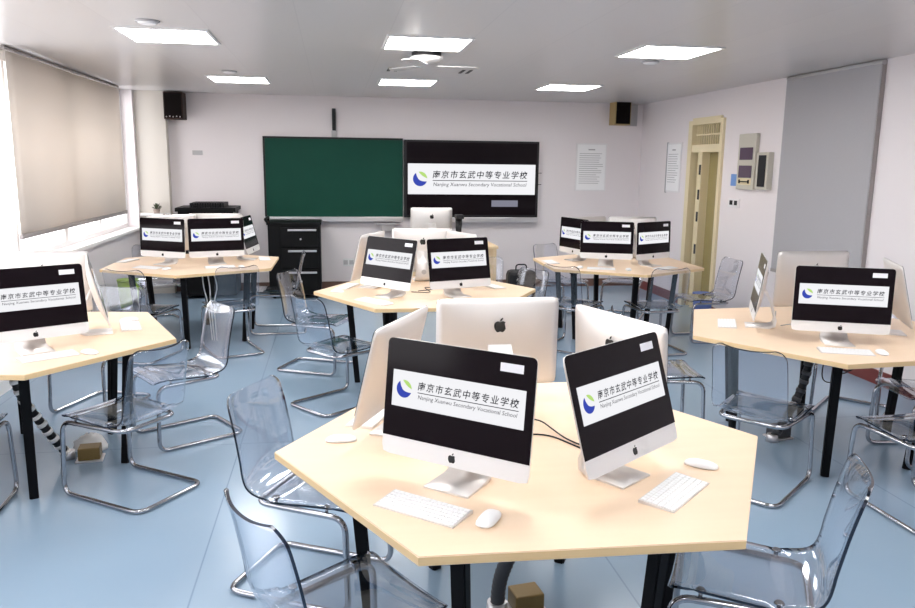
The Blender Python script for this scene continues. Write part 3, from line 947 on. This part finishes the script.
MOUSE = mesh_of('shell', bm, M['white'])
bm = NB(); prism(bm, [(0.054 * math.cos(k * math.pi / 10), 0.026 * math.sin(k * math.pi / 10)) for k in range(20)], 0.0, 0.003)
MSOLE = mesh_of('sole', bm, M['grey'])
MICE = [
    (0.425, 2.005, -122, 'white mouse right of the nearest keyboard on the foreground table'),
    (1.225, 2.305, -40, 'white mouse behind the right keyboard of the foreground table'),
    (0.015, 2.705, 178, 'white mouse at the left corner of the foreground table'),
    (0.37, 5.435, -141, 'white mouse at the front edge of the middle table'),
    (0.02, 6.02, 150, 'white mouse at the left corner of the middle table'),
    (2.985, 3.69, -112, 'white mouse beside the keyboard of the right table'),
    (-1.28, 4.175, -40, 'white mouse beside the keyboard of the left table'),
    (-1.29, 5.03, 25, 'white mouse near the back right edge of the left table'),
    (-1.55, 7.45, -110, 'white mouse before the left screen of the back left table'),
    (-0.88, 7.55, -70, 'white mouse right of the second keyboard on the back left table'),
    (2.42, 7.28, -120, 'white mouse near the left front edge of the back right table'),
    (2.85, 7.08, -105, 'white mouse between the two front keyboards of the back right table'),
]
for x, y, a, lab in MICE:
    t = thing('mouse', lab, 'mouse', (x, y, TZ), R(a), 'white computer mice')
    link('shell', MOUSE, t); link('sole', MSOLE, t)

# cables on the tables
def cable(label, pts, r=0.003, m='dark', name='cable', rad=0.08):
    bm = NB(); tube(bm, fillet(pts, rad, False, 6), r, n=6)
    return tag(obj(name, bm, M[m]), label, 'cable')
zc = TZ + 0.004
cable('black cable lying across the foreground table between the screens', [(0.56, 2.62, zc), (0.66, 2.82, zc), (0.78, 2.80, zc + 0.02), (0.84, 2.60, zc), (0.90, 2.50, zc)])
cable('second black cable on the foreground table, ending by the right screen', [(0.55, 2.50, zc), (0.62, 2.66, zc), (0.78, 2.68, zc), (0.90, 2.44, zc)])
cable('black cable loop between the two lit screens of the middle table', [(0.60, 5.96, zc), (0.76, 5.9, zc), (0.72, 6.2, zc), (0.86, 6.1, zc), (0.66, 6.0, zc)])
cable('cable lying behind the computers of the left table', [(-1.72, 4.66, zc), (-1.6, 4.75, zc), (-1.62, 4.86, zc), (-1.5, 4.84, zc)])
cable('cable between the computers of the right table', [(2.84, 4.44, zc), (3.0, 4.5, zc), (3.16, 4.40, zc), (3.3, 4.5, zc)], 0.003, 'grey')

# ------------------------------------------------------------------ floor boxes, hoses
def floor_box(x, y, label, m='brass'):
    t = thing('floor_box', label, 'floor box', (x, y, 0), R(8), 'floor power boxes')
    obj('base', B(((-0.075, -0.06, 0), (0.075, 0.06, 0.012)), bev=0.003), M['silver'], t)
    obj('lid', B(((-0.06, -0.05, 0.012), (0.06, 0.05, 0.085)), bev=0.006), M[m], t)
floor_box(-1.45, 4.60, 'brown floor box beside the white wrap under the left table')
floor_box(0.735, 2.72, 'brown floor box under the foreground table by the hose collar')
floor_box(2.88, 4.42, 'dark floor box under the right table', 'hose')
def hose(name, label, pts, r, m, chain=False, m2='pale'):
    t = thing(name, label, 'cable hose', (0, 0, 0))
    path_ = fillet(pts, 0.15, False, 10)
    bm = NB()
    # ribbed: resample
    L = [0]
    for i in range(1, len(path_)): L.append(L[-1] + (path_[i] - path_[i - 1]).length)
    n = max(8, int(L[-1] / 0.012))
    P, Rr = [], []
    for k in range(n + 1):
        s_ = L[-1] * k / n
        i = max(j for j in range(len(L)) if L[j] <= s_ + 1e-9); i = min(i, len(L) - 2)
        f = (s_ - L[i]) / max(1e-9, L[i + 1] - L[i])
        P.append(path_[i].lerp(path_[i + 1], f)); Rr.append(r * (1.0 if k % 2 else 0.86))
    tube(bm, P, Rr, n=12)
    obj('ribbed_hose', bm, M[m], t)
    if chain:
        bm = NB()
        for k in range(2, n, 5):
            d = (P[min(k + 1, n)] - P[k - 1]).normalized()
            q = d.to_track_quat('Z', 'Y').to_matrix().to_4x4(); q.translation = P[k]
            c = NB(); cyl(c, (0, 0, -0.012), r * 1.12, 0.024, 'z', 10)
            bmesh.ops.transform(c, matrix=q, verts=c.verts[:])
            tm = bpy.data.meshes.new('tmp'); c.to_mesh(tm); c.free(); bm.from_mesh(tm); bpy.data.meshes.remove(tm)
        obj('chain_link', bm, M[m2], t)
    e = P[-1]
    bm = NB(); cyl(bm, (e.x, e.y, 0.0), r * 1.5, 0.05, 'z', 18, r_top=r * 1.3); obj('collar', bm, M['silver'], t)
hose('cable_chain', 'white and black cable chain from the left table down to the floor', [(-1.79, 4.45, 0.675), (-1.75, 4.45, 0.45), (-1.63, 4.56, 0.15), (-1.58, 4.63, 0.02)], 0.026, 'dark', True)
hose('cable_hose', 'dark ribbed hose with metal collar under the foreground table', [(0.66, 2.60, 0.675), (0.66, 2.62, 0.35), (0.62, 2.70, 0.15), (0.615, 2.71, 0.02)], 0.030, 'hose')
hose('cable_chain', 'dark cable chain hanging under the right table', [(2.98, 4.30, 0.675), (2.97, 4.32, 0.4), (2.86, 4.33, 0.15), (2.80, 4.36, 0.02)], 0.026, 'dark', True, 'hose')
# plastic wrap by the left floor box
bm = NB(); dome(bm, (0, 0, 0), 0.10, 0.07, 0.10, 18, 7)
random.seed(9)
for v in bm.verts:
    if v.co.z > 0.002: v.co += Vector((random.uniform(-1, 1), random.uniform(-1, 1), random.uniform(-0.7, 0.7))) * 0.010
o = tag(obj('plastic_wrap', bm, M['bag']), 'crumpled white plastic wrap on the floor under the left table', 'wrap'); o.location = (-1.50, 4.78, 0)
for k, (dx, dy) in enumerate(((0.0, 0.0), (0.10, 0.04), (0.05, -0.06))):
    cable('black cable looping down under the right table, %s' % ('left loop', 'right loop', 'middle loop')[k],
          [(2.98 + dx, 4.16 + dy, 0.675), (2.94 + dx, 4.13 + dy, 0.46 + 0.05 * k), (3.10 + dx, 4.17 + dy, 0.44 + 0.04 * k), (3.12 + dx, 4.19 + dy, 0.675)], 0.004)
for k, dx in enumerate((0.0, 0.05, 0.11)):
    cable('white cable hanging under the back left table, %s' % ('left strand', 'middle strand', 'right strand')[k],
          [(-1.26 + dx, 7.62, 0.675), (-1.25 + dx * 1.2, 7.60, 0.55), (-1.22 + dx * 0.5, 7.62, 0.40), (-1.2 + dx * 0.4, 7.66, 0.012)], 0.006, 'white')

# small things near the walls
t = thing('waste_bin', 'blue waste bin on the floor beside the doorway', 'bin', (4.2, 8.15, 0))
bm = NB(); cyl(bm, (0, 0, 0), 0.09, 0.31, 'z', 20, r_top=0.115); obj('body', bm, M['bluebin'], t)
bm = NB(); cyl(bm, (0, 0, 0.31), 0.12, 0.015, 'z', 20); obj('rim', bm, M['bluebin'], t)
t = thing('waste_bin', 'lime green bin on the floor by the left wall', 'bin', (-2.32, 9.1, 0))
bm = NB(); cyl(bm, (0, 0, 0), 0.09, 0.40, 'z', 18, r_top=0.115); obj('body', bm, M['lime'], t)
bm = NB(); cyl(bm, (0, 0, 0.40), 0.12, 0.02, 'z', 18); obj('rim', bm, M['lime'], t)
o = thing('backpack', 'black bag standing on the floor between the middle and back right tables', 'bag', (2.06, 8.25, 0))
obj('body', B(((-0.16, -0.10, 0), (0.16, 0.10, 0.60)), bev=0.05), M['dark'], o)
obj('pocket', B(((-0.12, -0.135, 0.06), (0.12, -0.095, 0.34)), bev=0.018), M['dark'], o)
bm = NB(); tube(bm, fillet([(-0.06, 0, 0.59), (-0.06, 0, 0.66), (0.06, 0, 0.66), (0.06, 0, 0.59)], 0.04), 0.008); obj('carry_handle', bm, M['dark'], o)

# ------------------------------------------------------------------ chairs
def make_chair(label):
    t = thing('clear_chair', label, 'chair', (0, 0, 0), 0, 'clear plastic cantilever chairs')
    prof = [(0.268, 0.418), (0.262, 0.432), (0.24, 0.442), (0.17, 0.444), (0.08, 0.438), (-0.02, 0.431), (-0.10, 0.430), (-0.155, 0.438), (-0.192, 0.462),
            (-0.213, 0.505), (-0.226, 0.56), (-0.238, 0.62), (-0.250, 0.68), (-0.264, 0.74), (-0.276, 0.785), (-0.284, 0.805), (-0.290, 0.818), (-0.293, 0.824)]
    # smooth by Catmull-Rom
    P = []
    for i in range(len(prof) - 1):
        p0, p1, p2, p3 = (Vector(prof[max(0, min(len(prof) - 1, i + k))]) for k in (-1, 0, 1, 2))
        for k in range(2):
            s_ = k / 2
            P.append(0.5 * ((2 * p1) + (p2 - p0) * s_ + (2 * p0 - 5 * p1 + 4 * p2 - p3) * s_ ** 2 + (3 * p1 - p0 - 3 * p2 + p3) * s_ ** 3))
    P.append(Vector(prof[-1]))
    L = [0]
    for i in range(1, len(P)): L.append(L[-1] + (P[i] - P[i - 1]).length)
    tot = L[-1]
    nv = 12
    top, bot = [], []
    bm = NB()
    for i, p in enumerate(P):
        s_ = L[i]
        hw = 0.215 - 0.02 * (s_ / tot)
        rc = 0.055
        for e in (s_, tot - s_):
            if e < rc: hw -= rc - math.sqrt(max(0, rc * rc - (rc - e) ** 2))
        tg = (P[min(i + 1, len(P) - 1)] - P[max(i - 1, 0)]).normalized()
        nrm = Vector((tg.y, -tg.x)) * -1          # towards the sitter
        if nrm.y < 0 and i < 6: nrm = -nrm
        nrm = Vector((-tg.y, tg.x)); nrm = nrm if (nrm.y > 0 or nrm.x > 0) else -nrm
        ra, rb = [], []
        for j in range(nv + 1):
            v = j / nv * 2 - 1
            y = v * hw
            b_ = max(0.0, (s_ / tot - 0.38) / 0.62)
            lift = (0.006 + 0.022 * min(1, b_ * 2)) * (abs(v) ** 2.2)
            q = Vector((p.x + nrm.x * lift, y, p.y + nrm.y * lift))
            ra.append(bm.verts.new(q)); rb.append(bm.verts.new(q - Vector((nrm.x, 0, nrm.y)) * 0.009))
        top.append(ra); bot.append(rb)
    for g in (top, bot):
        for i in range(len(P) - 1):
            for j in range(nv):
                f = bm.faces.new((g[i][j], g[i][j + 1], g[i + 1][j + 1], g[i + 1][j])); f.smooth = True
    N = len(P) - 1
    ring = [(i, 0) for i in range(N + 1)] + [(N, j) for j in range(1, nv + 1)] + [(i, nv) for i in range(N - 1, -1, -1)] + [(0, j) for j in range(nv - 1, 0, -1)]
    for k in range(len(ring)):
        a, b_ = ring[k], ring[(k + 1) % len(ring)]
        f = bm.faces.new((top[a[0]][a[1]], top[b_[0]][b_[1]], bot[b_[0]][b_[1]], bot[a[0]][a[1]])); f.material_index = 1
    obj('seat_shell', bm, [M['shell'], M['rim']], t)
    r_ = 0.0125
    pts = [(-0.28, 0.215, r_), (0.27, 0.215, r_), (0.255, 0.205, 0.408), (-0.155, 0.175, 0.402), (-0.155, -0.175, 0.402), (0.255, -0.205, 0.408), (0.27, -0.215, r_), (-0.28, -0.215, r_)]
    bm = NB(); tube(bm, fillet(pts, 0.065, True, 7), r_, True, 10)
    obj('tube_frame', bm, M['chrome'], t)
    for x, y in ((0.17, 0.19), (0.17, -0.19), (-0.06, 0.178), (-0.06, -0.178)):
        bm = NB(); cyl(bm, (x, y, 0.412), 0.007, 0.026, 'z', 12); cyl(bm, (x, y, 0.438), 0.017, 0.006, 'z', 14, r_top=0.012)
        obj('bolt', bm, M['chrome'], t)
    return t
CHAIRS = [  # x, y, facing, label
    (-1.09, 4.12, 145, 'clear chair at the right front of the left table, nearest of the left chairs'),
    (-0.955, 4.965, 213, 'clear chair behind the nearest left chair, back towards the middle table'),
    (-1.90, 3.90, 92, 'clear chair cut by the left edge in front of the left table'),
    (-0.11, 3.07, -27, 'clear chair at the left corner of the foreground table, upper one of two'),
    (-0.005, 2.135, 30, 'clear chair at the front left of the foreground table, cut by the bottom edge'),
    (1.37, 2.145, 150, 'clear chair at the lower right of the foreground table'),
    (2.325, 3.755, 40, 'clear chair at the left front edge of the right table'),
    (2.08, 4.62, -8, 'clear chair left of the right table, behind the silver computer backs'),
    (2.98, 3.31, 92, 'clear chair at the right edge, in front of the right table'),
    (3.72, 4.85, 222, 'clear chair behind the right part of the right table'),
    (3.62, 3.98, 172, 'clear chair under the right corner of the right table'),
    (3.78, 7.25, 182, 'clear chair at the right of the back right table by the door'),
    (-0.16, 6.54, -25, 'clear chair at the left corner of the middle table, far one'),
    (0.01, 5.51, 38, 'clear chair at the left front of the middle table, near one'),
    (1.55, 6.52, 208, 'clear chair at the right of the middle table'),
    (1.42, 7.35, 250, 'clear chair behind the middle table near the wooden desk'),
    (-0.59, 8.10, 180, 'clear chair at the right of the back left table, before the black drawers'),
    (-0.95, 7.25, 112, 'clear chair at the front right edge of the back left table'),
    (-1.70, 7.10, 70, 'clear chair at the front left edge of the back left table'),
    (-1.67, 5.66, 250, 'clear chair behind the left table, facing the camera'),
    (-1.9, 8.70, -62, 'clear chair at the far left side of the back left table'),
    (2.60, 8.55, -60, 'clear chair behind the left corner of the back right table'),
    (2.28, 7.05, 45, 'clear chair at the left front edge of the back right table'),
    (3.05, 6.85, 95, 'clear chair at the front edge of the back right table'),
    (3.35, 8.45, -120, 'clear chair at the far side of the back right table'),
]
c0 = None
for x, y, a, lab in CHAIRS:
    if c0 is None:
        c0 = make_chair(lab); c0.location = (x, y, 0); c0.rotation_euler = (0, 0, R(a))
    else: dup(c0, (x, y, 0), R(a), lab)
